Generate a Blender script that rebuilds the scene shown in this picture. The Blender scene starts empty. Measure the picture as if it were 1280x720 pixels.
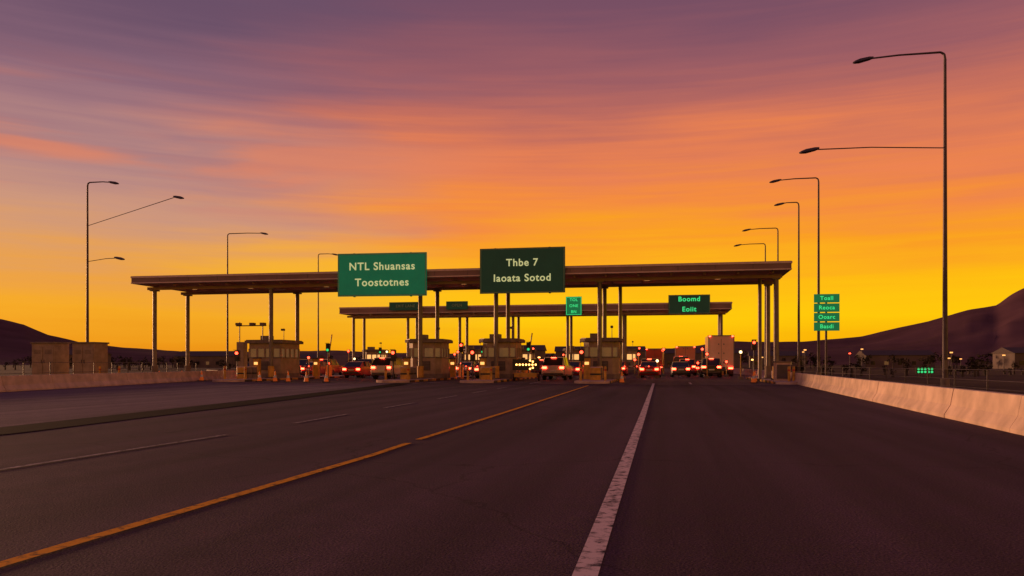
import bpy, math, random
from mathutils import Vector, noise as mn
random.seed(7)
S = bpy.context.scene
S.view_settings.view_transform = 'Standard'
S.view_settings.look = 'None'
S.view_settings.exposure = 0

def lin(r, g, b):
    f = lambda c: (c/255/12.92) if c/255 <= .04045 else ((c/255+.055)/1.055)**2.4
    return (f(r), f(g), f(b), 1)

# ------------------------------------------------------------------ materials
def mat(name, col, rough=.7, metal=0, var=.25, scale=3, bump=.0, bscale=40, emit=None, estr=0, stretch=(1, 1, 1), spec=.5):
    m = bpy.data.materials.new(name); m.use_nodes = True
    nt = m.node_tree; N = nt.nodes; L = nt.links
    b = N['Principled BSDF']
    b.inputs['Roughness'].default_value = rough
    b.inputs['Metallic'].default_value = metal
    b.inputs['Specular IOR Level'].default_value = spec
    tc = N.new('ShaderNodeTexCoord'); mp = N.new('ShaderNodeMapping')
    mp.inputs['Scale'].default_value = stretch
    L.new(tc.outputs['Object'], mp.inputs[0])
    n = N.new('ShaderNodeTexNoise'); n.inputs['Scale'].default_value = scale; n.inputs['Detail'].default_value = 6
    L.new(mp.outputs[0], n.inputs['Vector'])
    r = N.new('ShaderNodeValToRGB')
    r.color_ramp.elements[0].position = .3; r.color_ramp.elements[1].position = .7
    r.color_ramp.elements[0].color = tuple(c*(1-var) for c in col[:3])+(1,)
    r.color_ramp.elements[1].color = tuple(min(1, c*(1+var)) for c in col[:3])+(1,)
    L.new(n.outputs[0], r.inputs[0]); L.new(r.outputs[0], b.inputs['Base Color'])
    if bump:
        n2 = N.new('ShaderNodeTexNoise'); n2.inputs['Scale'].default_value = bscale; n2.inputs['Detail'].default_value = 4
        L.new(mp.outputs[0], n2.inputs['Vector'])
        bp = N.new('ShaderNodeBump'); bp.inputs['Strength'].default_value = bump; bp.inputs['Distance'].default_value = .02
        L.new(n2.outputs[0], bp.inputs['Height']); L.new(bp.outputs[0], b.inputs['Normal'])
    if emit:
        b.inputs['Emission Color'].default_value = tuple(emit[:3])+(1,)
        b.inputs['Emission Strength'].default_value = estr
    return m

def asphalt(name, c0, c1, crack=True, seed=0.):
    m = bpy.data.materials.new(name); m.use_nodes = True
    nt = m.node_tree; N = nt.nodes; L = nt.links
    b = N['Principled BSDF']; b.inputs['Specular IOR Level'].default_value = .12
    tc = N.new('ShaderNodeTexCoord')
    def noise(sc, det, st=(1, 1, 1), loc=(0, 0, 0)):
        mp = N.new('ShaderNodeMapping'); mp.inputs['Scale'].default_value = st; mp.inputs['Location'].default_value = loc
        L.new(tc.outputs['Object'], mp.inputs[0])
        n = N.new('ShaderNodeTexNoise'); n.inputs['Scale'].default_value = sc; n.inputs['Detail'].default_value = det
        L.new(mp.outputs[0], n.inputs['Vector']); return n.outputs[0]
    def mrange(v, a, bb, c, d):
        r = N.new('ShaderNodeMapRange'); L.new(v, r.inputs[0])
        for i, x in zip((1, 2, 3, 4), (a, bb, c, d)): r.inputs[i].default_value = x
        return r.outputs[0]
    def mul(a, bb):
        k = N.new('ShaderNodeMath'); k.operation = 'MULTIPLY'; L.new(a, k.inputs[0]); L.new(bb, k.inputs[1]); return k.outputs[0]
    big = noise(.18, 5, (1, .45, 1), (seed, 3, 0))
    streak = noise(1.1, 4, (1, .03, 1), (seed, 0, 0))
    grain = noise(55, 3)
    med = noise(3.2, 5, (1, 1, 1), (seed*2, 1, 0))
    r = N.new('ShaderNodeValToRGB'); r.color_ramp.elements[0].color = c0; r.color_ramp.elements[1].color = c1
    r.color_ramp.elements[0].position = .3; r.color_ramp.elements[1].position = .72
    L.new(big, r.inputs[0])
    f = mul(mul(mrange(streak, .3, .7, .66, 1.34), mrange(grain, .3, .7, .35, 1.65)), mrange(med, .3, .7, .8, 1.18))
    if crack:
        vo = N.new('ShaderNodeTexVoronoi'); vo.feature = 'DISTANCE_TO_EDGE'; vo.inputs['Scale'].default_value = .16
        dm = N.new('ShaderNodeMapping'); L.new(tc.outputs['Object'], dm.inputs[0])
        ad = N.new('ShaderNodeMixRGB'); ad.blend_type = 'ADD'; ad.inputs[0].default_value = .9
        nn = N.new('ShaderNodeTexNoise'); nn.inputs['Scale'].default_value = 1.3; nn.inputs['Detail'].default_value = 5
        L.new(tc.outputs['Object'], nn.inputs['Vector'])
        L.new(dm.outputs[0], ad.inputs[1]); L.new(nn.outputs['Color'], ad.inputs[2]); L.new(ad.outputs[0], vo.inputs['Vector'])
        f = mul(f, mrange(vo.outputs['Distance'], 0, .005, .6, 1.0))
    mx = N.new('ShaderNodeMixRGB'); mx.blend_type = 'MULTIPLY'; mx.inputs[0].default_value = 1
    L.new(r.outputs[0], mx.inputs[1]); L.new(f, mx.inputs[2])
    L.new(mx.outputs[0], b.inputs['Base Color'])
    L.new(mrange(med, .3, .7, .72, .92), b.inputs['Roughness'])
    bp = N.new('ShaderNodeBump'); bp.inputs['Strength'].default_value = .6; bp.inputs['Distance'].default_value = .012
    L.new(grain, bp.inputs['Height']); L.new(bp.outputs[0], b.inputs['Normal'])
    return m

def paint(name, col, base=(.04, .035, .04, 1), lo=.36, hi=.52):
    m = bpy.data.materials.new(name); m.use_nodes = True
    nt = m.node_tree; N = nt.nodes; L = nt.links; b = N['Principled BSDF']; b.inputs['Roughness'].default_value = .9
    b.inputs['Specular IOR Level'].default_value = .08
    tc = N.new('ShaderNodeTexCoord'); n = N.new('ShaderNodeTexNoise'); n.inputs['Scale'].default_value = 9; n.inputs['Detail'].default_value = 9
    n.inputs['Roughness'].default_value = .7
    L.new(tc.outputs['Object'], n.inputs['Vector'])
    r = N.new('ShaderNodeValToRGB'); r.color_ramp.elements[0].color = base; r.color_ramp.elements[1].color = col
    r.color_ramp.elements[0].position = lo; r.color_ramp.elements[1].position = hi
    L.new(n.outputs[0], r.inputs[0]); L.new(r.outputs[0], b.inputs['Base Color']); return m

M = {}
M['asphalt'] = asphalt('asphalt', (.060, .031, .046, 1), (.098, .055, .075, 1))
M['asphalt2'] = asphalt('asphalt_worn', (.135, .088, .11, 1), (.20, .135, .16, 1), seed=11.)
M['concrete_pave'] = asphalt('concrete_apron', (.11, .078, .07, 1), (.18, .13, .115, 1), crack=False, seed=5.)
M['dark_band'] = mat('dark_band', (.014, .009, .012), .9, var=.3, spec=.03)  # near-black colour of the long band on the pavement
M['white'] = paint('white_paint', (.80, .62, .56, 1))
M['whiteworn'] = paint('white_paint_worn', (.50, .40, .40, 1), lo=.38, hi=.62)
M['yellow'] = paint('yellow_paint', (.90, .38, .02, 1), lo=.34, hi=.5)
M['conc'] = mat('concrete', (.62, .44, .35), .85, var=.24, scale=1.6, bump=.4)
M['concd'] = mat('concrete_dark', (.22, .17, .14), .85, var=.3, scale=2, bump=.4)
M['booth'] = mat('booth_wall', (.36, .26, .19), .6, var=.25, scale=2)
M['steel'] = mat('galvanised_steel', (.20, .17, .17), .5, .5, var=.2)
M['steeld'] = mat('dark_steel', (.10, .08, .095), .5, .4, var=.2)
M['fascia'] = mat('fascia_panel', (.24, .145, .155), .45, .2, var=.15, scale=.6)
M['trim'] = mat('fascia_trim', (.66, .50, .50), .4, .1, var=.1)
M['soffit'] = mat('soffit', (.42, .26, .18), .65, 0, var=.15, scale=.8)
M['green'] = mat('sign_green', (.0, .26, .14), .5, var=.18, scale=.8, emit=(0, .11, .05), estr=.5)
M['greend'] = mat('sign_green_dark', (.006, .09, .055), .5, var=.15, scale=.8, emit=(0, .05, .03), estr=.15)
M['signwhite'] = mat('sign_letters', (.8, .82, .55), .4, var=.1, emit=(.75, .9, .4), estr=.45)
M['signdim'] = mat('sign_border', (.22, .38, .22), .5, var=.2)
M['ledgreen'] = mat('led_green', (.02, .3, .1), .4, emit=(.05, 1, .3), estr=.75)
M['ledpanel'] = mat('led_panel', (.0, .12, .05), .4, emit=(0, .35, .12), estr=.35)
M['ledred'] = mat('led_red', (.5, .02, .02), .4, emit=(1, .05, .02), estr=8)
M['amber'] = mat('lamp_amber', (.8, .4, .1), .4, emit=(1, .45, .1), estr=6.0)
M['farlamp'] = mat('far_lamp', (.8, .4, .1), .4, emit=(1, .45, .12), estr=1.6)
M['warmlight'] = mat('warm_light', (.9, .7, .4), .4, emit=(1, .68, .3), estr=4.0)
M['headlight'] = mat('headlight', (.9, .85, .7), .2, emit=(1, .85, .6), estr=14.0)
M['winlit'] = mat('lit_window', (.16, .10, .06), .2, emit=(1, .48, .18), estr=.09, var=.6, scale=1.5)
M['winbright'] = mat('bright_window', (.5, .3, .15), .2, emit=(1, .5, .16), estr=1.1, var=.6, scale=1.5)
M['glass'] = mat('window_glass', (.03, .03, .035), .08, var=.1)
M['rubber'] = mat('rubber', (.02, .02, .02), .8)
M['tail'] = mat('tail_light', (.5, .01, .01), .3, emit=(1, .05, .02), estr=20.0)
M['plate'] = mat('licence_plate', (.7, .7, .6), .5)
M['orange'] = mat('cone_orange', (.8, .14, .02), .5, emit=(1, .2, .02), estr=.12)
M['yellowp'] = mat('yellow_panel', (.62, .33, .05), .6, var=.3)
M['black'] = mat('black_panel', (.02, .02, .02), .5)
M['redp'] = mat('red_panel', (.5, .04, .03), .5, var=.2)
M['dirt'] = mat('dirt', (.085, .058, .05), .95, var=.4, scale=.05, bump=.3, bscale=2, spec=.05)
M['hill'] = mat('hill_scrub', (.105, .052, .07), .95, var=.25, scale=.006, stretch=(1, 1, 2), spec=.02)
M['leaf'] = mat('foliage', (.045, .036, .026), .9, var=.5, scale=.5, spec=.1)
M['bark'] = mat('bark', (.06, .045, .035), .9)
M['bldg'] = mat('distant_wall', (.15, .11, .10), .8, var=.25, scale=.3)
M['roof'] = mat('distant_roof', (.08, .055, .055), .8)

# ------------------------------------------------------------------ mesh builder
class MB:
    def __init__(s): s.v = []; s.f = []; s.mi = []; s.ms = []; s.sm = []
    def m(s, k):
        if k not in s.ms: s.ms.append(k)
        return s.ms.index(k)
    def add(s, vs, fs, k, smooth=False):
        o = len(s.v); s.v += [tuple(p) for p in vs]
        i = s.m(k)
        for f in fs: s.f.append([o+a for a in f]); s.mi.append(i); s.sm.append(smooth)
    def box(s, c, d, k, rz=0, top=1.0, topy=None):
        topy = top if topy is None else topy
        x, y, z = [q/2 for q in d]; cs, sn = math.cos(rz), math.sin(rz)
        P = []
        for sz in (-1, 1):
            for sx, sy in ((-1, -1), (1, -1), (1, 1), (-1, 1)):
                a = sx*x*(top if sz > 0 else 1); b = sy*y*(topy if sz > 0 else 1)
                P.append((c[0]+a*cs-b*sn, c[1]+a*sn+b*cs, c[2]+sz*z))
        s.add(P, [(3, 2, 1, 0), (4, 5, 6, 7), (0, 1, 5, 4), (1, 2, 6, 5), (2, 3, 7, 6), (3, 0, 4, 7)], k)
    def cyl(s, p0, p1, r0, r1, k, n=12, cap=True):
        p0, p1 = Vector(p0), Vector(p1); d = (p1-p0).normalized()
        u = d.cross(Vector((0, 0, 1)) if abs(d.z) < .9 else Vector((1, 0, 0))).normalized(); w = d.cross(u)
        P = []
        for p, r in ((p0, r0), (p1, r1)):
            for i in range(n):
                a = 2*math.pi*i/n; P.append(p+(u*math.cos(a)+w*math.sin(a))*r)
        s.add(P, [(i, (i+1) % n, n+(i+1) % n, n+i) for i in range(n)], k, True)
        if cap: s.add(P, [list(range(n))[::-1], list(range(n, 2*n))], k)
    def tube(s, pts, rs, k, n=10):
        for i in range(len(pts)-1): s.cyl(pts[i], pts[i+1], rs[i], rs[i+1], k, n)
    def prism(s, pts, z0, z1, k):
        n = len(pts)
        P = [(x, y, z0) for x, y in pts]+[(x, y, z1) for x, y in pts]
        s.add(P, [(i, (i+1) % n, n+(i+1) % n, n+i) for i in range(n)]+[list(range(n))[::-1], list(range(n, 2*n))], k)
    def loft(s, rings, k, fk=None):
        n = len(rings[0]); P = [p for r in rings for p in r]; F = []
        for j in range(len(rings)-1):
            for i in range(n): F.append((j*n+i, j*n+(i+1) % n, (j+1)*n+(i+1) % n, (j+1)*n+i))
        F += [list(range(n))[::-1], [(len(rings)-1)*n+i for i in range(n)]]
        if fk is None: s.add(P, F, k); return
        for f in F:
            a = Vector(P[f[0]]); nn = (Vector(P[f[1]])-a).cross(Vector(P[f[2]])-a)
            if nn.length > 1e-9: nn.normalize()
            s.add([P[i] for i in f], [list(range(len(f)))], fk(nn, sum((Vector(P[i]) for i in f), Vector())/len(f)))
    def build(s, name, bevel=0, loc=(0, 0, 0), rz=0, fix=True):
        me = bpy.data.meshes.new(name); me.from_pydata(s.v, [], s.f); me.update()
        for k in s.ms: me.materials.append(M[k])
        for i, p in enumerate(me.polygons): p.material_index = s.mi[i]; p.use_smooth = s.sm[i]
        if fix:
            import bmesh
            b = bmesh.new(); b.from_mesh(me); bmesh.ops.recalc_face_normals(b, faces=b.faces); b.to_mesh(me); b.free()
        o = bpy.data.objects.new(name, me); S.collection.objects.link(o); o.location = loc; o.rotation_euler[2] = rz
        if bevel:
            md = o.modifiers.new('bevel', 'BEVEL'); md.width = bevel; md.segments = 2; md.limit_method = 'ANGLE'; md.angle_limit = .6
        return o

# ------------------------------------------------------------------ ground & road
def sheet(name, pts, z, k):
    b = MB(); b.add([(x, y, z) for x, y in pts], [list(range(len(pts)))], k); return b.build(name, fix=False)
sheet('ground', [(-9000, -9000), (9000, -9000), (9000, 9000), (-9000, 9000)], -.05, 'dirt')
sheet('road', [(-32, -30), (7.2, -30), (8.5, 60), (9, 400), (-44, 400), (-44, 66), (-36, 60)], 0, 'asphalt')
sheet('outer_carriageway', [(-27.5, -30), (-11.4, -30), (-12.1, 12.6), (-13.1, 23), (-15.4, 42), (-15.4, 49), (-41, 49), (-34.5, 49), (-29.5, 30)], .004, 'asphalt2')
sheet('plaza_apron', [(-41, 49.0), (8.3, 49.0), (8.5, 100), (-43, 100), (-43, 66)], .008, 'concrete_pave')

def strip(b, pts, w, z, k):
    P = []; n = len(pts)
    for i, (x, y) in enumerate(pts):
        a = pts[max(i-1, 0)]; c = pts[min(i+1, n-1)]
        d = Vector((c[0]-a[0], c[1]-a[1])).normalized(); nx, ny = d.y, -d.x
        P += [(x-nx*w/2, y-ny*w/2, z), (x+nx*w/2, y+ny*w/2, z)]
    b.add(P, [(2*i, 2*i+1, 2*i+3, 2*i+2) for i in range(n-1)], k)
b = MB()
strip(b, [(-.35, -10), (-.48, 5), (-.6, 20), (-.9, 52)], .15, .012, 'white'); b.build('lane_line', fix=False)
b = MB()
strip(b, [(-4.1, -10), (-4.05, 4.4), (-3.95, 10.3), (-4.0, 12.0)], .12, .012, 'yellow')
strip(b, [(-4.02, 12.6), (-4.1, 20), (-4.5, 46)], .12, .012, 'yellow'); b.build('yellow_lane_line', fix=False)
b = MB()
strip(b, [(-7.9, -10), (-7.7, 8), (-7.6, 12.8)], .10, .012, 'whiteworn')
for y0 in (15.6, 21.5, 27.4, 33.3, 39.2):
    t = lambda y: -7.6-(y-12.8)*.03
    strip(b, [(t(y0), y0), (t(y0+3), y0+3)], .12, .012, 'whiteworn')
b.build('dashed_lane_line', fix=False)
b = MB()
for x in (-20, -24.2):
    for y0 in range(-2, 48, 8): strip(b, [(x-y0*.06, y0), (x-(y0+3)*.06, y0+3)], .12, .012, 'whiteworn')
b.build('outer_dashed_line', fix=False)
b = MB()
strip(b, [(-11.3, -10), (-12.1, 12.6), (-13.2, 23), (-15.5, 42), (-16.6, 49)], 1.25, .014, 'dark_band'); b.build('dark_pavement_band', fix=False)  # plain dark band laid along the inner edge of the outer carriageway
b = MB()
for x in (-35.5, -27, -21.6, -15.3, -8.6, 1.4):
    strip(b, [(x, 50), (x, 54.5)], .14, .016, 'white')
for x in (1.2,):
    strip(b, [(x, 72), (x, 140)], .14, .014, 'whiteworn')
b.build('plaza_lane_marking', fix=False)

# concrete barriers (jersey profile)
def jersey(name, pts, h, k='conc', gap=.012, seg=4.0):
    b = MB()
    prof = [(-.30, 0), (-.30, .08), (-.17, .30), (-.10, h), (.10, h), (.17, .30), (.30, .08), (.30, 0)]
    for i in range(len(pts)-1):
        a = Vector(pts[i]); c = Vector(pts[i+1]); L_ = (c-a).length; n = max(1, int(L_/seg)); d = (c-a)/L_; nn = Vector((d.y, -d.x))
        for j in range(n):
            s0 = j*L_/n+gap; s1 = (j+1)*L_/n-gap
            off = random.uniform(-.008, .008)
            R = []
            for s_ in (s0, s1):
                p = a+d*s_
                R.append([(p.x+nn.x*(q+off), p.y+nn.y*(q+off), z) for q, z in prof])
            b.loft(R, k)
    return b.build(name, bevel=.012)
jersey('concrete_barrier', [(5.3, -12), (6.4, 16), (8.25, 57)], .68)
jersey('concrete_barrier', [(8.25, 57.2), (8.7, 90), (9.0, 160)], .68)
jersey('concrete_barrier', [(-23, -12), (-29.3, 30.7), (-36, 62)], .72)
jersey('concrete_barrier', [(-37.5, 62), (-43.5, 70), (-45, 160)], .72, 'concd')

def fence(name, a, c, n, h):
    b = MB(); a = Vector(a); c = Vector(c)
    for i in range(n+1):
        p = a.lerp(c, i/n); b.cyl((p.x, p.y, -.05), (p.x, p.y, h), .03, .03, 'steeld', 6)
    for z in (h, h*.55, h*.2):
        b.cyl((a.x, a.y, z), (c.x, c.y, z), .014, .014, 'steeld', 5)
    return b.build(name)
fence('wire_fence', (-31, 28), (-46, 72), 14, 1.35)
fence('wire_fence', (13.5, 26), (12, 100), 20, 1.0)

# ------------------------------------------------------------------ main canopy
def canopy(name, x0, x1, y0, y1, zb, zt, nb, skew=0):
    b = MB()
    w = x1-x0; cx = (x0+x1)/2
    b.box((cx, (y0+y1)/2, zb+.02), (w-.3, y1-y0-.3, .04), 'soffit')
    b.box((cx, (y0+y1)/2, zt-.15), (w-.3, y1-y0-.3, .1), 'steeld')
    b.box((cx, y0+.07, (zb+zt)/2), (w, .14, zt-zb), 'fascia')
    b.box((cx, y1-.07, (zb+zt)/2), (w, .14, zt-zb), 'fascia')
    for x in (x0+.07, x1-.07): b.box((x, (y0+y1)/2, (zb+zt)/2), (.14, y1-y0-.28, zt-zb), 'fascia')
    b.box((cx, y0-.03, zt-.09), (w+.06, .06, .14), 'trim')
    b.box((cx, y0-.02, zb+.05), (w+.04, .04, .08), 'trim')
    for x in (x0-.03, x1+.03): b.box((x, (y0+y1)/2, zt-.09), (.06, y1-y0, .12), 'trim')
    n = int(w/2.4)
    for i in range(1, n):
        b.box((x0+w*i/n, y0-.004, (zb+zt)/2), (.03, .01, zt-zb-.3), 'steeld')
    for i in range(nb):
        x = x0+w*(i+.5)/nb
        b.box((x, (y0+y1)/2, zb-.07), (.16, y1-y0-1.0, .14), 'soffit')
    for y in (y0+1.5, y1-3.0):
        b.box((cx, y, zb-.26), (w-.8, .22, .22), 'soffit')
    return b.build(name)
canopy('toll_plaza_canopy', -41.4, 8.1, 56, 65, 7.55, 8.15, 22)
canopy('rear_plaza_canopy', -39, 6.9, 91, 98, 7.3, 8.1, 18)

cols = [-40.4, -30.3, -18.2, -12.4, -4.8, 7.3]
for i, x in enumerate(cols):
    b = MB()
    for y in (57.5, 62.0):
        r = .16
        b.cyl((x, y, .16), (x, y, 7.18), r, r, 'steel', 16)
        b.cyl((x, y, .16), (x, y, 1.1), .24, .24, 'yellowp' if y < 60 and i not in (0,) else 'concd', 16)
        b.box((x, y, 7.13), (.55, .55, .1), 'steel')
        b.box((x, y, .19), (.7, .7, .08), 'steeld')
    b.build('canopy_column')
b = MB()
b.cyl((-3.6, 62, .01), (-3.6, 62, 7.18), .14, .14, 'steel', 14); b.box((-3.6, 62, .1), (.5, .5, .2), 'concd')
b.cyl((6.5, 60, .01), (6.5, 60, 7.5), .13, .13, 'steel', 14); b.box((6.5, 60, .1), (.5, .5, .2), 'concd'); b.build('canopy_column')
for x in [-38, -31, -24.5, -18, -11.5, -5, 5.9]:
    b = MB(); b.cyl((x, 93, .01), (x, 93, 7.1), .17, .17, 'steel', 10); b.cyl((x, 96.5, .01), (x, 96.5, 7.1), .17, .17, 'steel', 10)
    b.box((x, 93, .3), (.6, .6, .6), 'yellowp'); b.build('rear_canopy_column')

def island(x, w=2.3, y0=51.5, y1=70):
    b = MB(); pts = []
    for i in range(9):
        a = math.pi+math.pi*i/8; pts.append((x+w/2*math.cos(a), y0+w/2*math.sin(a)))
    for i in range(9):
        a = math.pi*i/8; pts.append((x+w/2*math.cos(a), y1+w/2*math.sin(a)))
    b.prism(pts, .0, .16, 'conc')
    n = 18
    for i in range(n):
        y = y0+(y1-y0)*(i+.5)/n
        for sx in (-1, 1):
            b.box((x+sx*(w/2+.012), y, .085), (.03, (y1-y0)/n-.01, .15), 'yellowp' if i % 2 else 'black')
    b.build('toll_island', bevel=.02)
def booth(x, y=59.8, w=2.5, l=3.0, h=3.15, square=False, lit='winlit', gear=True):
    b = MB(); z0 = .16; c = .0 if square else .42
    def octo(gr):
        a = w/2+gr; d = l/2+gr
        if square: return [(x-a, y-d), (x+a, y-d), (x+a, y+d), (x-a, y+d)]
        return [(x-a+c, y-d), (x+a-c, y-d), (x+a, y-d+c), (x+a, y+d-c), (x+a-c, y+d), (x-a+c, y+d), (x-a, y+d-c), (x-a, y-d+c)]
    b.prism(octo(.08), z0, z0+.35, 'concd')
    b.prism(octo(0), z0+.35, z0+1.55, 'booth')
    b.prism(octo(.05), z0+1.55, z0+1.63, 'steel')
    b.prism(octo(-.06), z0+1.63, z0+2.3, lit)
    o = octo(-.02)
    for i in range(len(o)):
        p, q = o[i], o[(i+1) % len(o)]
        L_ = math.hypot(q[0]-p[0], q[1]-p[1]); m_ = max(1, round(L_/.75))
        for j in range(m_):
            t = j/m_; b.box((p[0]+(q[0]-p[0])*t, p[1]+(q[1]-p[1])*t, z0+1.965), (.13, .13, .67), 'booth')
    b.prism(octo(.0), z0+2.3, z0+2.72, 'booth')
    b.prism(octo(.26), z0+2.72, z0+2.94, 'concd')
    b.prism(octo(.18), z0+2.94, z0+3.0, 'steel')
    b.box((x-.45, y-.4, z0+3.18), (.8, .7, .34), 'steel')
    b.box((x, y-l/2-.02, z0+.95), (w*.42, .04, .7), 'steeld')
    for i in range(6): b.box((x, y-l/2-.045, z0+.67+.11*i), (w*.38, .02, .04), 'steel')
    b.cyl((x+.7, y+.2, z0+3.0), (x+.7, y+.2, z0+4.0), .03, .02, 'steeld', 6)
    b.box((x+.7, y+.05, z0+3.85), (.18, .4, .16), 'steeld')
    return b.build('toll_booth', bevel=.02)
def attenuator(x, y=54.9):
    b = MB()
    for s_ in range(3):
        yy = y-.9+s_*.75
        b.cyl((x, yy, .16), (x, yy, 1.0), .36, .36, 'yellowp' if s_ == 0 else 'concd', 18)
        b.cyl((x, yy, 1.0), (x, yy, 1.06), .38, .34, 'conc', 18)
        b.cyl((x, yy, .5), (x, yy, .62), .366, .366, 'black', 18)
    b.build('crash_cushion')
def payment(x, y):
    b = MB(); b.box((x, y, .16+.75), (.45, .4, 1.5), 'yellowp'); b.box((x, y, 1.72), (.52, .5, .12), 'steeld')
    b.box((x, y-.21, 1.3), (.3, .03, .2), 'farlamp'); b.build('payment_machine', bevel=.02)
def gate(x, y, d, up=False, L=2.6):
    b = MB(); b.box((x, y, .16+.5), (.35, .45, 1.0), 'orange'); b.box((x, y, 1.2), (.4, .5, .08), 'steeld')
    b.cyl((x, y, 1.24), (x, y, 1.36), .07, .05, 'ledred', 10)
    n = 8
    for i in range(n):
        s0 = .2+i*L/n; s1 = .2+(i+1)*L/n
        if up: p0 = (x+d*s0*.15, y-.3, 1.05+s0); p1 = (x+d*s1*.15, y-.3, 1.05+s1)
        else: p0 = (x+d*s0, y-.3, 1.05); p1 = (x+d*s1, y-.3, 1.05)
        b.cyl(p0, p1, .05, .05, 'redp' if i % 2 else 'plate', 8)
        if not up and i % 3 == 1: b.cyl((p0[0], y-.36, 1.05), (p0[0], y-.40, 1.05), .045, .045, 'ledred', 8)
    b.build('barrier_gate')
def signal(x, y, h, col='ledred', dz=0):
    b = MB(); b.cyl((x, y, .05), (x, y, h), .05, .05, 'steeld', 8)
    b.box((x, y, h+.35), (.34, .22, .8), 'black')
    b.cyl((x, y-.12, h+.55), (x, y-.17, h+.55), .11, .11, 'ledred' if col == 'ledred' else 'black', 12)
    b.cyl((x, y-.12, h+.18), (x, y-.17, h+.18), .11, .11, 'ledgreen' if col != 'ledred' else 'black', 12)
    b.box((x, y-.2, h+.78), (.36, .2, .03), 'black')
    b.build('traffic_signal')

for x in (-40.4, -30.3, -18.2, -12.4, -4.8): island(x)
island(7.3, 1.6)
booth(-31.2, w=2.7, l=3.2, square=True)
for x in (-18.2, -12.4, -4.8): booth(x, w=2.55)
for x in (-30.8, -18.2, -12.4, -4.8): attenuator(x)
for i, x in enumerate((-30.3, -18.2, -12.4, -4.8)):
    payment(x+.7, 64.2); payment(x-.85, 56.9)
    gate(x+.8, 66.5, 1, up=(i % 2 == 0)); gate(x-.8, 67.2, -1, up=(i == 3), L=2.2)
    signal(x+.95, 66, 2.3, 'ledred' if i % 2 else 'ledgreen')
    signal(x-.95, 54.2, 1.5, 'ledred')
signal(6.7, 66, 2.4)
for x in (-38, -31, -24.5, -18, -11.5, -5, 5.9):
    booth(x, y=100.5, w=2.3, l=2.8, lit='winbright')
    signal(x+1.6, 98, 2.6, 'ledred' if x > -20 else 'ledgreen')
def beacon(x, y, k, h):
    b = MB(); b.box((x, y, .12), (.4, .4, .22), 'concd'); b.cyl((x, y, .2), (x, y, h), .04, .04, 'yellowp', 8)
    b.box((x, y, h+.16), (.3, .12, .32), 'black'); b.cyl((x, y-.06, h+.16), (x, y-.12, h+.16), .12, .11, k, 12); b.build('warning_beacon')
rb = random.Random(3)
for x in (-37.4, -27.2, -24, -21.8, -14.2, -9.6, -2.9, -.6, 3.3, 5.6, -6.9, -33.2):
    for y in (68.5, 79, 90, 112):
        if rb.random() < .78: beacon(x+rb.uniform(-.4, .4), y+rb.uniform(-1, 3), rb.choice(['ledred', 'amber', 'ledred', 'ledred', 'warmlight']), rb.uniform(.9, 2.6))

b = MB(); b.cyl((-33.6, 58.6, 3.0), (-33.6, 58.6, 4.6), .04, .04, 'steeld', 6); b.box((-32.6, 58.6, 4.3), (2.6, .08, .08), 'steeld')
b.cyl((-31.6, 58.6, 3.1), (-31.6, 58.6, 4.3), .04, .04, 'steeld', 6)
for x in (-33.6, -32.4, -31.5): b.box((x, 58.45, 4.42), (.3, .5, .2), 'concd')
b.box((-33.4, 58.6, 1.5), (.6, .6, 3.0), 'booth')
b.build('camera_mast')

b = MB()
for x in [-38, -33, -26.5, -21, -15.3, -8.6, -1.5, 3.5]:
    for y in (59.2,):
        b.box((x, y, 7.42), (.5, .25, .1), 'steel'); b.box((x, y, 7.36), (.4, .18, .03), 'farlamp')
b.build('added_canopy_lamps')  # small glowing fixtures added beneath the soffit, no lamps known there

# ------------------------------------------------------------------ signs
def text(parent, s, x, y, z, size, k, name='lettering', ext=.008):
    c = bpy.data.curves.new(name, 'FONT'); c.body = s; c.size = size; c.align_x = 'CENTER'; c.align_y = 'CENTER'; c.extrude = ext
    c.offset = size*.015; c.space_character = 1.12
    o = bpy.data.objects.new(name, c); S.collection.objects.link(o); o.rotation_euler = (math.pi/2, 0, 0); o.location = (x, y, z)
    c.materials.append(M[k]); o.parent = parent; return o
def sign(name, cx, y, cz, w, h, face, lines, tk='signwhite', back=True, border='signdim', size=None, posts=True, wd=None):
    root = bpy.data.objects.new(name, None); S.collection.objects.link(root); root.location = (cx, y, cz)
    b = MB()
    b.box((0, .05, 0), (w, .1, h), face)
    t = .045
    for sx in (-1, 1): b.box((sx*(w/2-t/2-.05), -.006, 0), (t, .01, h-.1), border)
    for sz in (-1, 1): b.box((0, -.006, sz*(h/2-t/2-.05)), (w-.1-2*t, .01, t), border)
    if posts:
        for sx in (-.32, .32):
            b.box((sx*w, .2, 0), (.12, .2, h*1.02), 'steeld'); b.box((sx*w, .5, -h*.12), (.1, .4, .1), 'steeld')
    p = b.build('panel'); p.parent = root
    n = len(lines); size = size or h/(n+.6)*.75
    for i, s in enumerate(lines):
        text(root, s, 0, -.02, (n-1)*size*.75-i*size*1.5, size, tk)
    return root
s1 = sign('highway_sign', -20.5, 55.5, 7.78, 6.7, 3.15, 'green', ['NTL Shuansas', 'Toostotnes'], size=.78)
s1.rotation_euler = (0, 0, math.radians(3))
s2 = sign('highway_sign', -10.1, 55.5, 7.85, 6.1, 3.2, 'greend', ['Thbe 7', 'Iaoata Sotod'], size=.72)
sign('overhead_sign', 2.3, 90.5, 7.85, 4.5, 2.1, 'greend', ['Boomd', 'Eoiit'], 'ledgreen', size=.75)
sign('lane_led_sign', -10.5, 90.5, 7.85, 1.8, 2.1, 'ledpanel', ['TOL', 'ONE', 'BN'], 'ledgreen', size=.45, border='ledgreen')
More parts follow.
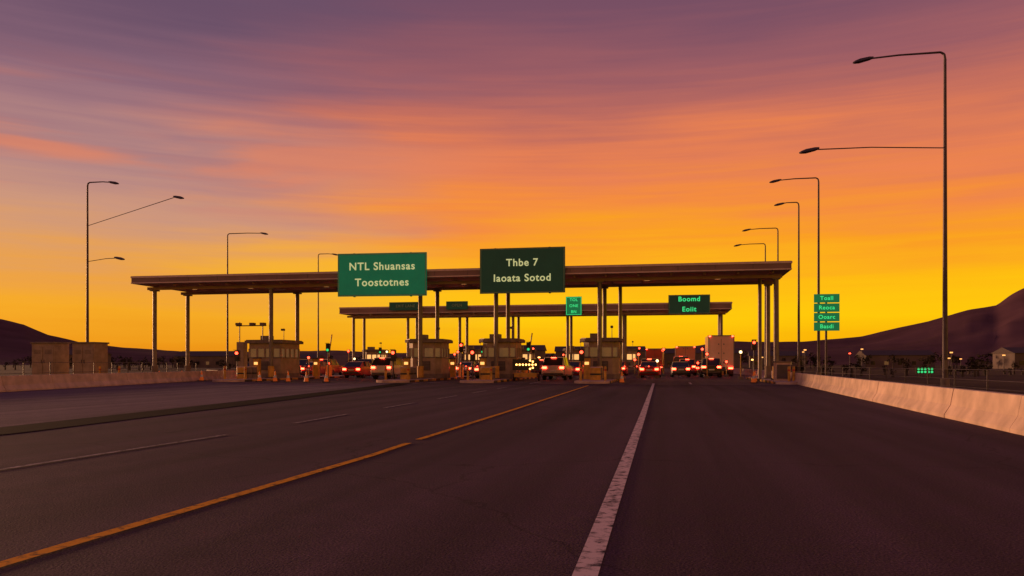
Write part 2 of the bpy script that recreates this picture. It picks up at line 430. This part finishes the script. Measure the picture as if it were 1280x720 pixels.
sign('lane_led_sign', -30.5, 90.5, 8.1, 4.0, .95, 'greend', ['EXIT LANE'], 'signdim', size=.45, border='greend')
sign('lane_led_sign', -24.2, 90.5, 8.1, 2.6, .95, 'greend', ['OPEN'], 'signdim', size=.45, border='greend')
r = bpy.data.objects.new('roadside_sign', None); S.collection.objects.link(r); r.location = (12.9, 70, 0)
b = MB(); b.cyl((0, .25, -.05), (0, .25, 7.0), .09, .09, 'steeld', 10)
for i in range(4):
    z = 4.35+i*.78
    b.box((0, 0, z), (2.0, .08, .7), 'ledpanel')
    b.box((0, .1, z), (1.6, .1, .1), 'steeld')
p = b.build('panels'); p.parent = r
for i, s in enumerate(['Basdi', 'Ooarc', 'Reoca', 'Toall']): text(r, s, 0, -.06, 4.35+i*.78, .46, 'ledgreen')

# ------------------------------------------------------------------ street lamps
def lamp(x, y, H, arms):
    b = MB(); b.cyl((x, y, -.05), (x, y, .5), .24, .22, 'concd', 12)
    b.cyl((x, y, .4), (x, y, H-.4), .14, .075, 'steeld', 12)
    for (dz0, dz1, L_, top) in arms:
        d = 1 if L_ > 0 else -1; A = abs(L_)
        if top:
            pts = [(x, y, H-.4), (x+d*.04, y, H-.12), (x+d*.22, y, H+.0), (x+d*A*.5, y, H+.0), (x+d*(A-.8), y, H-.08)]
            b.tube(pts, [.075, .068, .06, .05, .045], 'steeld', 8)
            z = H-.1
        else:
            pts = [(x, y, dz0), (x+d*A*.5, y, (dz0+dz1)/2+.1), (x+d*(A-.8), y, dz1)]
            b.tube(pts, [.03, .03, .035], 'steeld', 8); z = dz1
        hx = x+d*(A-.5)
        R = []
        for t, w, hh in ((-.5, .06, .06), (-.28, .17, .11), (.2, .22, .13), (.46, .15, .08), (.56, .04, .03)):
            q = hx+d*t; zc = z-.03-t*.2
            R.append([(q, y-w, zc-hh*.5), (q, y-w*.8, zc+hh*.6), (q, y, zc+hh), (q, y+w*.8, zc+hh*.6), (q, y+w, zc-hh*.5), (q, y, zc-hh)])
        b.loft(R, 'steeld')
    b.box((x, y-.17, 1.2), (.16, .04, .5), 'steel')
    return b.build('street_lamp')
lamp(14.6, 46.6, 18, [(0, 0, -4.6, True), (12.85, 13.1, -7.4, False)])
for y in (75.9, 87, 103, 116): lamp(13.3, y, 18, [(0, 0, -4.2 if y != 87 else -2.4, True)])
lamp(-52.6, 65, 18, [(0, 0, 3.2, True), (14.0, 16.3, 9.8, False), (10.7, 10.95, 3.8, False)])
lamp(-55.6, 94, 18, [(0, 0, 5.6, True)])
lamp(-52.3, 114, 18, [(0, 0, 3.2, True)])

def cabinet(x, y, w, d, h):
    b = MB(); b.box((x, y, h/2), (w, d, h), 'booth'); b.box((x, y, h+.06), (w+.16, d+.2, .12), 'concd')
    b.box((x, y, .05), (w+.3, d+.3, .2), 'conc')
    for sx in (-1, 1):
        b.box((x+sx*w*.24, y-d/2-.02, h*.5), (w*.44, .04, h*.8), 'booth'); b.box((x+sx*w*.06, y-d/2-.06, h*.5), (.04, .05, .3), 'steeld')
        for i in range(4): b.box((x+sx*w*.24, y-d/2-.045, h*.72+i*.09), (w*.3, .02, .03), 'steeld')
    b.build('utility_cabinet', bevel=.02)
cabinet(-49.2, 56.6, 2.1, 1.6, 2.9); cabinet(-46.2, 57.4, 2.0, 1.6, 2.9)

# ------------------------------------------------------------------ vehicles
def paintmat(c):
    k = 'car'+str(c)
    if k not in M: M[k] = mat('car_paint', c, .3, .2, var=.05)
    return k
def wheels(b, w, ys, r=.33):
    for y in ys:
        for sx in (-1, 1):
            b.cyl((sx*(w-.22), y, r), (sx*(w+.0), y, r), r, r, 'rubber', 18)
            b.cyl((sx*(w-.0), y, r), (sx*(w+.012), y, r), r*.6, r*.55, 'steel', 10)
def ring(y, w, zb, zt, tw=.96):
    return [(-w*.94, y, zb), (-w, y, zb+.15*(zt-zb)), (-w, y, zb+.7*(zt-zb)), (-w*tw, y, zt), (w*tw, y, zt), (w, y, zb+.7*(zt-zb)), (w, y, zb+.15*(zt-zb)), (w*.94, y, zb)]
def car(kind, x, y, col, rz=0):
    k = paintmat(col); b = MB()
    if kind == 'sedan':
        w, Ln, zt = .9, 4.6, 1.0; body = [(0, .78, .38, .92), (.12, .86, .27, 1.0), (.9, .9, .22, 1.03), (2.2, .9, .22, .99), (3.4, .9, .22, .94), (4.3, .85, .25, .8), (4.6, .7, .38, .65)]
        cab = [(.35, .80, 1.0, 1.01), (1.0, .80, 1.0, 1.42), (1.6, .80, 1.0, 1.47), (2.4, .80, .98, 1.45), (3.3, .78, .95, .97)]
    elif kind == 'suv':
        w, Ln = .95, 4.7; body = [(0, .84, .45, 1.1), (.12, .92, .35, 1.14), (1, .95, .3, 1.14), (3.3, .95, .3, 1.1), (4.4, .9, .33, 1.0), (4.7, .78, .45, .8)]
        cab = [(.08, .84, 1.12, 1.14), (.4, .84, 1.12, 1.72), (1.2, .84, 1.12, 1.78), (2.6, .84, 1.12, 1.74), (3.4, .82, 1.08, 1.12)]
    else:
        w, Ln = .98, 5.2; body = [(0, .92, .42, 1.2), (.1, .97, .35, 1.24), (2, .98, .3, 1.24), (4.2, .97, .3, 1.2), (5, .92, .35, 1.0), (5.2, .8, .45, .85)]
        cab = [(.05, .9, 1.22, 1.24), (.15, .9, 1.22, 2.1), (1.0, .9, 1.22, 2.2), (3.4, .9, 1.22, 2.15), (4.4, .86, 1.18, 1.22)]
    b.loft([ring(*r_) for r_ in body], k)
    R = [[(-w_, yy, z0), (-w_*.84, yy, z1), (w_*.84, yy, z1), (w_, yy, z0)] for yy, w_, z0, z1 in cab]
    b.loft(R, k, fk=lambda n, c: k if abs(n.z) > .93 else 'glass')
    for i in range(1, len(cab)-1):
        yy, w_, z0, z1 = cab[i]
        for sx in (-1, 1): b.cyl((sx*w_*1.0, yy, z0), (sx*w_*.85, yy, z1), .035, .035, k, 6)
    top = body[0][3]
    for sx in (-1, 1):
        b.box((sx*w*.70, -.0, top-.14), (w*.36, .10, .17), 'tail')
        b.box((sx*w*.62, Ln-.04, .66), (w*.3, .14, .13), 'headlight')
        b.box((sx*(w+.09), Ln*.68, 1.02), (.16, .1, .12), k)
    b.box((0, Ln-.02, .45), (w*1.1, .1, .16), 'steeld')
    b.box((0, -.02, .48), (w*1.6, .12, .16), 'steeld')
    b.box((0, -.03, .72), (.5, .05, .13), 'plate')
    if kind != 'sedan': b.box((0, .28, cab[1][3]+.0), (.4, .06, .05), 'tail')
    wheels(b, w-.02, (.9, Ln-.9), .34 if kind == 'sedan' else .38)
    return b.build({'sedan': 'sedan_car', 'suv': 'suv_car', 'van': 'van'}[kind], bevel=.02, loc=(x, y, .01), rz=rz)
def truck(x, y, col, L_=7, H=3.7):
    k = paintmat(col); b = MB()
    b.box((0, L_/2, .95+(H-.95)/2), (2.5, L_, H-.95), k)
    for sx in (-1, 1):
        b.box((sx*1.22, -.03, .95+(H-.95)/2), (.09, .06, H-.95), 'steel')
        b.box((sx*.9, -.05, .82), (.45, .08, .16), 'tail'); b.box((sx*1.1, -.05, H-.1), (.2, .06, .08), 'tail')
        for i in range(3): b.box((sx*.25, -.04, 1.4+i*.9), (.1, .06, .15), 'steel')
    b.box((0, -.03, H-.05), (2.0, .06, .1), 'steel'); b.box((0, -.025, 2.3), (.03, .04, H-1.2), 'steeld')
    b.box((0, 0, .6), (2.3, .12, .14), 'steeld'); b.box((0, L_/2, .8), (1.0, L_, .25), 'steeld')
    b.loft([ring(L_+.3, 1.15, .5, 2.6), ring(L_+1.4, 1.15, .5, 2.5), ring(L_+2.1, 1.1, .5, 1.6)], k)
    for yy in (1.2, 2.3, L_+1.2):
        for sx in (-1, 1): b.cyl((sx*.8, yy, .5), (sx*1.22, yy, .5), .5, .5, 'rubber', 18)
    return b.build('box_truck', bevel=.02, loc=(x, y, .01))
red = (.50, .03, .03); wh = (.6, .5, .48); gr = (.12, .11, .12); bk = (.03, .03, .035); sv = (.35, .3, .3)
truck(5.2, 82, (.80, .44, .42), H=4.1); truck(-21.5, 105, (.35, .12, .1), 6, 3.3); truck(-1.8, 113, (.5, .06, .05), 6, 3.4); truck(2.2, 104, (.6, .2, .15), 6, 3.5)
V = [('suv', -8.6, 60.5, wh), ('sedan', -8.4, 70, red), ('sedan', -15.3, 66, sv), ('van', -15.2, 76, red), ('sedan', -1.6, 71, red), ('suv', -1.8, 80, bk), ('suv', 2.0, 86, red), ('sedan', 1.2, 76, gr),
     ('sedan', -23, 70, gr), ('suv', -25.6, 77, red), ('sedan', -21.2, 82, wh), ('van', -27.5, 88, sv), ('sedan', -34.5, 73, red), ('suv', -36.5, 80, red), ('sedan', -33, 84, bk), ('sedan', -34.5, 91, red), ('suv', -28.2, 97, red),
     ('sedan', -5.2, 84, red), ('suv', -2.0, 92, red), ('van', 1.5, 95, red), ('sedan', 4.0, 95, red), ('sedan', -8.5, 88, sv), ('suv', -14.5, 92, red), ('sedan', -15, 99, red), ('sedan', 1.8, 116, red), ('suv', -8.4, 98, wh), ('van', -8.6, 108, red), ('sedan', -21, 92, red),
     ('sedan', -2.3, 126, red), ('suv', 5, 118, red), ('sedan', -12, 118, sv), ('suv', -6, 128, red), ('sedan', 1.6, 132, red), ('sedan', -5.6, 92, red), ('suv', -4.4, 110, red), ('sedan', 4.4, 108, red), ('suv', -24.5, 84, red),
     ('suv', 3.9, 75, bk), ('sedan', -11.2, 78, red), ('sedan', -27.2, 66, red), ('suv', -22.6, 61, wh), ('sedan', -35.6, 64, red)]
for t in V: car(t[0], t[1], t[2], t[3], rz=random.uniform(-.03, .03))
for k_, x, y, c in [('suv', -34.0, 104, wh), ('sedan', -27.6, 112, gr), ('van', -20.8, 122, wh), ('sedan', -12.1, 88, wh), ('suv', -41.2, 88, bk), ('sedan', -31.5, 126, sv), ('sedan', -17.6, 84, sv), ('suv', -30.4, 80, wh)]:
    car(k_, x, y, c, rz=math.pi)

def cone(x, y):
    b = MB(); b.box((x, y, .04), (.42, .42, .05), 'black'); b.cyl((x, y, .065), (x, y, .3), .16, .115, 'orange', 14)
    b.cyl((x, y, .3), (x, y, .48), .115, .075, 'plate', 14); b.cyl((x, y, .48), (x, y, .75), .075, .03, 'orange', 14); b.build('traffic_cone')
for x, y in [(-28, 52), (-26.6, 51.5), (-25.2, 51), (-23.8, 50.6), (-22.4, 50.5), (-3, 52.5), (5.6, 54), (5.9, 57), (-33.5, 52.5), (-35, 53), (-36.6, 53.2)]: cone(x+random.uniform(-.3, .3), y+random.uniform(-.3, .3))
def bollard(x, y):
    b = MB(); b.cyl((x, y, .16), (x, y, 1.05), .08, .08, 'yellowp', 12); b.cyl((x, y, .8), (x, y, .92), .084, .084, 'redp', 12); b.cyl((x, y, 1.05), (x, y, 1.1), .08, .04, 'yellowp', 12); b.build('bollard')
for x in cols[:5]:
    for dx in (-.8, .8): bollard(x+dx, 52.2)
for x, y in ((7.8, 53), (7.4, 52.2)): bollard(x, y)
b = MB(); b.box((7.35, 55, .75), (.9, 1.4, 1.2), 'conc'); b.box((7.35, 54.27, .75), (.8, .05, .9), 'steeld'); b.box((7.35, 55, 1.4), (1.0, 1.5, .1), 'concd'); b.build('control_cabinet', bevel=.02)
b = MB(); b.box((-10.1, 57.2, 1.2), (2.0, .12, .8), 'black'); b.box((-10.1, 57.4, .45), (1.6, 1.4, .3), 'yellowp')
for sx in (-.6, .6): b.cyl((-10.1+sx, 57.3, .5), (-10.1+sx, 57.3, 1.0), .04, .04, 'steel', 6); b.cyl((-10.1+sx*1.45, 57.4, .28), (-10.1+sx*1.6, 57.4, .28), .28, .28, 'rubber', 14)
for i in range(7): b.cyl((-10.8+i*.235, 57.13, 1.2), (-10.8+i*.235, 57.10, 1.2), .07, .07, 'amber', 8)
for i, (dx, dz) in enumerate(((.5, .22), (.5, -.22), (.3, .3), (.3, -.3))): b.cyl((-10.1+dx, 57.13, 1.2+dz), (-10.1+dx, 57.10, 1.2+dz), .07, .07, 'amber', 8)
b.build('arrow_board_trailer')

# ------------------------------------------------------------------ distant setting
prof = [(-75, .03), (-60, .04), (-50, .055), (-46, .052), (-43.6, .047), (-42.4, .042), (-41.1, .032), (-39.4, .026), (-37, .021), (-32, .016), (-24.5, .017), (-13.3, .014), (-5, .016), (-1.9, .017), (1.5, .022), (4.6, .028), (8.8, .027), (12.7, .032), (15.1, .041), (16.5, .047), (18.7, .060), (20.2, .064), (20.9, .074), (21.6, .081), (24, .09), (28, .094), (33, .084), (40, .07), (55, .05), (75, .03)]
def P(a):
    for i in range(len(prof)-1):
        if prof[i][0] <= a <= prof[i+1][0]:
            t = (a-prof[i][0])/(prof[i+1][0]-prof[i][0]); return prof[i][1]*(1-t)+prof[i+1][1]*t
    return .02
b = MB(); na = 700; nr = 26; R0 = 2600; V_ = []
for j in range(nr+1):
    r_ = 1300+j*(2600/nr)
    for i in range(na+1):
        a = -75+150*i/na; ar = math.radians(a); x = r_*math.sin(ar); y = r_*math.cos(ar)
        t = max(0, 1-abs(r_-R0)/1300); t = t**1.35
        nz = mn.fractal(Vector((x/420, y/420, 3.3)), 1.0, 2.0, 6)
        ng = 1-abs(mn.noise(Vector((x/230, y/230, 9.))))*2
        h = P(a)*R0*(t*(1+.22*nz*(1-t)+.35*(ng-.5)*(1-t)))+nz*8*t
        V_.append((x, y, h-2 if 0 < j < nr else -8))
F = [(j*(na+1)+i, j*(na+1)+i+1, (j+1)*(na+1)+i+1, (j+1)*(na+1)+i) for j in range(nr) for i in range(na)]
b.add(V_, F, 'hill', True); b.build('hills')

def treerow(name, a, c, n, hmin, hmax, spread):
    b = MB(); a = Vector(a); c = Vector(c)
    for i in range(n):
        p = a.lerp(c, random.random()); x = p.x+random.uniform(-spread, spread); y = p.y+random.uniform(-spread, spread)
        h = random.uniform(hmin, hmax); b.cyl((x, y, -.05), (x, y, h*.55), .18, .08, 'bark', 5, cap=False)
        for c_ in range(6):
            ox = random.gauss(0, h*.2); oy = random.gauss(0, h*.2); oz = h*random.uniform(.4, .9); rr = h*random.uniform(.12, .24)
            for q in range(26):
                d = Vector((random.gauss(0, 1), random.gauss(0, 1), random.gauss(0, .8))).normalized()*rr*random.uniform(.6, 1.05)
                ctr = Vector((x+ox, y+oy, oz))+d; s_ = h*.045*random.uniform(.7, 1.5)
                u = Vector((random.uniform(-1, 1), random.uniform(-1, 1), random.uniform(-1, 1))).normalized(); w = u.cross(Vector((random.random(), random.random(), 1))).normalized()
                b.add([ctr+u*s_, ctr+w*s_, ctr-u*s_, ctr-w*s_], [(0, 1, 2, 3)], 'leaf')
    return b.build(name, fix=False)
treerow('distant_trees', (40, 230), (230, 330), 90, 2, 4.5, 14)
treerow('distant_trees', (-230, 250), (-60, 260), 90, 2, 4.5, 12)
treerow('distant_trees', (-170, 140), (-80, 150), 40, 1.5, 3, 8)
treerow('distant_trees', (-70, 330), (60, 340), 70, 4, 7, 10)
treerow('roadside_shrubs', (18, 90), (70, 120), 70, .6, 1.6, 9)

def house(x, y, w, d, h, rz=0):
    r = bpy.data.objects.new('distant_building', None); S.collection.objects.link(r); r.location = (x, y, -.05); r.rotation_euler[2] = rz
    b = MB(); b.box((0, 0, h/2), (w, d, h), 'bldg'); o = b.build('walls'); o.parent = r
    b = MB(); b.loft([[(-w/2-.4, -d/2-.4, h), (-w/2-.4, d/2+.4, h), (-w/2-.4, 0, h+d*.16)], [(w/2+.4, -d/2-.4, h), (w/2+.4, d/2+.4, h), (w/2+.4, 0, h+d*.16)]], 'roof'); o = b.build('roof'); o.parent = r
    b = MB(); n = max(2, int(w/3.5))
    for i in range(n):
        for fl in range(max(1, int(h/3.2))):
            b.box((-w/2+w*(i+.5)/n, -d/2-.03, 1.6+fl*3.1), (1.2, .06, 1.1), 'winlit' if random.random() < .5 else 'glass')
    o = b.build('windows'); o.parent = r
for x, y, w, d, h in [(-175, 210, 18, 10, 4), (-120, 250, 12, 8, 3.2), (-160, 260, 22, 12, 4),
                      (100, 240, 22, 10, 4.2), (70, 270, 20, 10, 4), (36, 280, 18, 10, 4), (-20, 240, 26, 10, 5), (10, 250, 22, 10, 4.5), (-45, 220, 22, 10, 5)]:
    house(x, y, w, d, h, random.uniform(-.2, .2))
for x, y, k in [(60, 160, 'farlamp'), (75, 180, 'farlamp'), (48, 150, 'farlamp'), (38, 170, 'farlamp'), (92, 190, 'farlamp'), (-120, 140, 'farlamp'), (-75, 140, 'farlamp'), (30, 190, 'farlamp'), (-30, 170, 'amber'), (-12, 180, 'amber'), (66, 200, 'farlamp'), (24, 150, 'farlamp'),
                (-48, 150, 'amber'), (-36, 160, 'warmlight'), (-24, 150, 'amber'), (-42, 190, 'amber'), (8, 170, 'warmlight'), (14, 140, 'amber'), (20, 180, 'farlamp'), (42, 200, 'ledred'), (-18, 160, 'warmlight'), (-6, 150, 'amber'), (54, 170, 'farlamp')]:
    b = MB(); h = random.uniform(1.8, 4.2); b.cyl((x, y, -.05), (x, y, h), .08, .06, 'steeld', 6); b.box((x, y, h+.1), (.4, .3, .2), k); b.build('lamp_post')
b = MB(); x, y = 24.5, 84; b.cyl((x-.5, y, -.05), (x-.5, y, .3), .05, .05, 'steeld', 8); b.cyl((x+.5, y, -.05), (x+.5, y, .3), .05, .05, 'steeld', 8)
b.box((x, y, .62), (1.6, .3, .6), 'black')
for i in range(5):
    for j in range(2): b.cyl((x-.6+i*.3, y-.15, .48+j*.28), (x-.6+i*.3, y-.2, .48+j*.28), .11, .11, 'ledgreen', 10)
b.build('green_message_board')

# ------------------------------------------------------------------ world
w = bpy.data.worlds.new('World'); S.world = w; w.use_nodes = True
nt = w.node_tree; N = nt.nodes; L = nt.links; N.clear()
out = N.new('ShaderNodeOutputWorld'); bg = N.new('ShaderNodeBackground'); bg.inputs[1].default_value = 1.0
tc = N.new('ShaderNodeTexCoord'); sx = N.new('ShaderNodeSeparateXYZ'); L.new(tc.outputs['Generated'], sx.inputs[0])
def wn(scale, st, det, rough=.5, dist=0, loc=(0, 0, 0), rot=(0, 0, 0)):
    mp = N.new('ShaderNodeMapping'); mp.inputs['Scale'].default_value = st; mp.inputs['Location'].default_value = loc; mp.inputs['Rotation'].default_value = rot
    L.new(tc.outputs['Generated'], mp.inputs[0]); n = N.new('ShaderNodeTexNoise'); n.inputs['Scale'].default_value = scale; n.inputs['Detail'].default_value = det
    n.inputs['Roughness'].default_value = rough; n.inputs['Distortion'].default_value = dist; L.new(mp.outputs[0], n.inputs['Vector']); return n.outputs[0]
def mth(op, a, b_):
    m = N.new('ShaderNodeMath'); m.operation = op
    for i, q in enumerate((a, b_)):
        if isinstance(q, (int, float)): m.inputs[i].default_value = q
        else: L.new(q, m.inputs[i])
    return m.outputs[0]
def mr(v, a, b_, c=0., d=1.):
    r = N.new('ShaderNodeMapRange'); r.interpolation_type = 'SMOOTHSTEP'; L.new(v, r.inputs[0])
    for i, q in zip((1, 2, 3, 4), (a, b_, c, d)): r.inputs[i].default_value = q
    return r.outputs[0]
z = sx.outputs['Z']
nA = wn(1.5, (1, 1, 6), 4, .45, .2, rot=(0, math.radians(7), 0))
nB = wn(2.6, (1, 1, 10), 5, .5, .3, (4, 2, 1), rot=(0, math.radians(-5), 0))
nC = wn(5, (.6, .6, 20), 5, .55, .3, (9, 2, 5), rot=(0, math.radians(8), 0))
amp = mth('MULTIPLY', mr(z, .02, .2, .3, 1), mr(z, .28, .42, 1, .5))
sh = mth('ADD', mth('MULTIPLY', mth('SUBTRACT', nA, .5), .14), mth('MULTIPLY', mth('SUBTRACT', nB, .5), .11))
sh = mth('ADD', sh, mth('MULTIPLY', mth('SUBTRACT', nC, .5), .07))
f = mth('MULTIPLY', mth('ADD', z, mth('MULTIPLY', sh, amp)), 1.6)
def ramp(stops):
    r = N.new('ShaderNodeValToRGB'); cr = r.color_ramp; cr.interpolation = 'LINEAR'
    cr.elements[0].position = stops[0][0]*1.6; cr.elements[0].color = lin(*stops[0][1])
    cr.elements[1].position = min(1, stops[-1][0]*1.6); cr.elements[1].color = lin(*stops[-1][1])
    for p, c in stops[1:-1]:
        e = cr.elements.new(p*1.6); e.color = lin(*c)
    L.new(f, r.inputs[0]); return r.outputs[0]
A = ramp([(0, (232, 136, 8)), (.02, (249, 172, 2)), (.065, (255, 200, 0)), (.11, (254, 184, 6)), (.155, (250, 158, 28)), (.20, (243, 138, 60)), (.24, (226, 124, 82)), (.285, (192, 107, 92)), (.335, (156, 92, 98)), (.40, (120, 78, 98)), (.6, (86, 64, 92))])
B = ramp([(0, (220, 124, 26)), (.025, (236, 148, 16)), (.06, (243, 166, 28)), (.10, (234, 158, 62)), (.135, (216, 153, 104)), (.17, (202, 147, 122)), (.22, (182, 133, 128)), (.27, (160, 116, 124)), (.32, (136, 98, 116)), (.40, (106, 78, 102)), (.6, (78, 60, 90))])
lf = mr(mth('ADD', sx.outputs['X'], mth('MULTIPLY', mth('SUBTRACT', nB, .5), -.5)), -.2, -.58)
mix = N.new('ShaderNodeMixRGB'); L.new(lf, mix.inputs[0]); L.new(A, mix.inputs[1]); L.new(B, mix.inputs[2])
band = mth('MULTIPLY', mr(z, .15, .21), mr(z, .34, .24))
cf = mth('MULTIPLY', mth('MULTIPLY', mr(nB, .48, .66), band), .5)
m2 = N.new('ShaderNodeMixRGB'); L.new(cf, m2.inputs[0]); L.new(mix.outputs[0], m2.inputs[1]); m2.inputs[2].default_value = lin(244, 134, 76)
sk = N.new('ShaderNodeTexSky'); sk.sky_type = 'NISHITA'; sk.sun_disc = False; sk.sun_elevation = math.radians(5)
m3 = N.new('ShaderNodeMixRGB'); m3.blend_type = 'ADD'; m3.inputs[0].default_value = .003; L.new(m2.outputs[0], m3.inputs[1]); L.new(sk.outputs[0], m3.inputs[2])
L.new(m3.outputs[0], bg.inputs[0]); L.new(bg.outputs[0], out.inputs[0])

sd = bpy.data.lights.new('sun', 'SUN'); sd.energy = 3.0; sd.angle = math.radians(6); sd.color = (1, .5, .24)
so = bpy.data.objects.new('sun', sd); S.collection.objects.link(so)
az = math.radians(-66); el = math.radians(5)
dv = Vector((math.sin(az)*math.cos(el), math.cos(az)*math.cos(el), math.sin(el)))
so.rotation_euler = dv.to_track_quat('Z', 'Y').to_euler(); sk.sun_rotation = az

cd = bpy.data.cameras.new('camera'); co = bpy.data.objects.new('camera', cd); S.collection.objects.link(co)
cd.lens = 28.125; cd.sensor_width = 36; cd.shift_y = .0742; cd.clip_end = 20000; cd.clip_start = .1
co.location = (0, 0, 1.25); co.rotation_euler = (math.pi/2, 0, math.radians(11.03)); S.camera = co
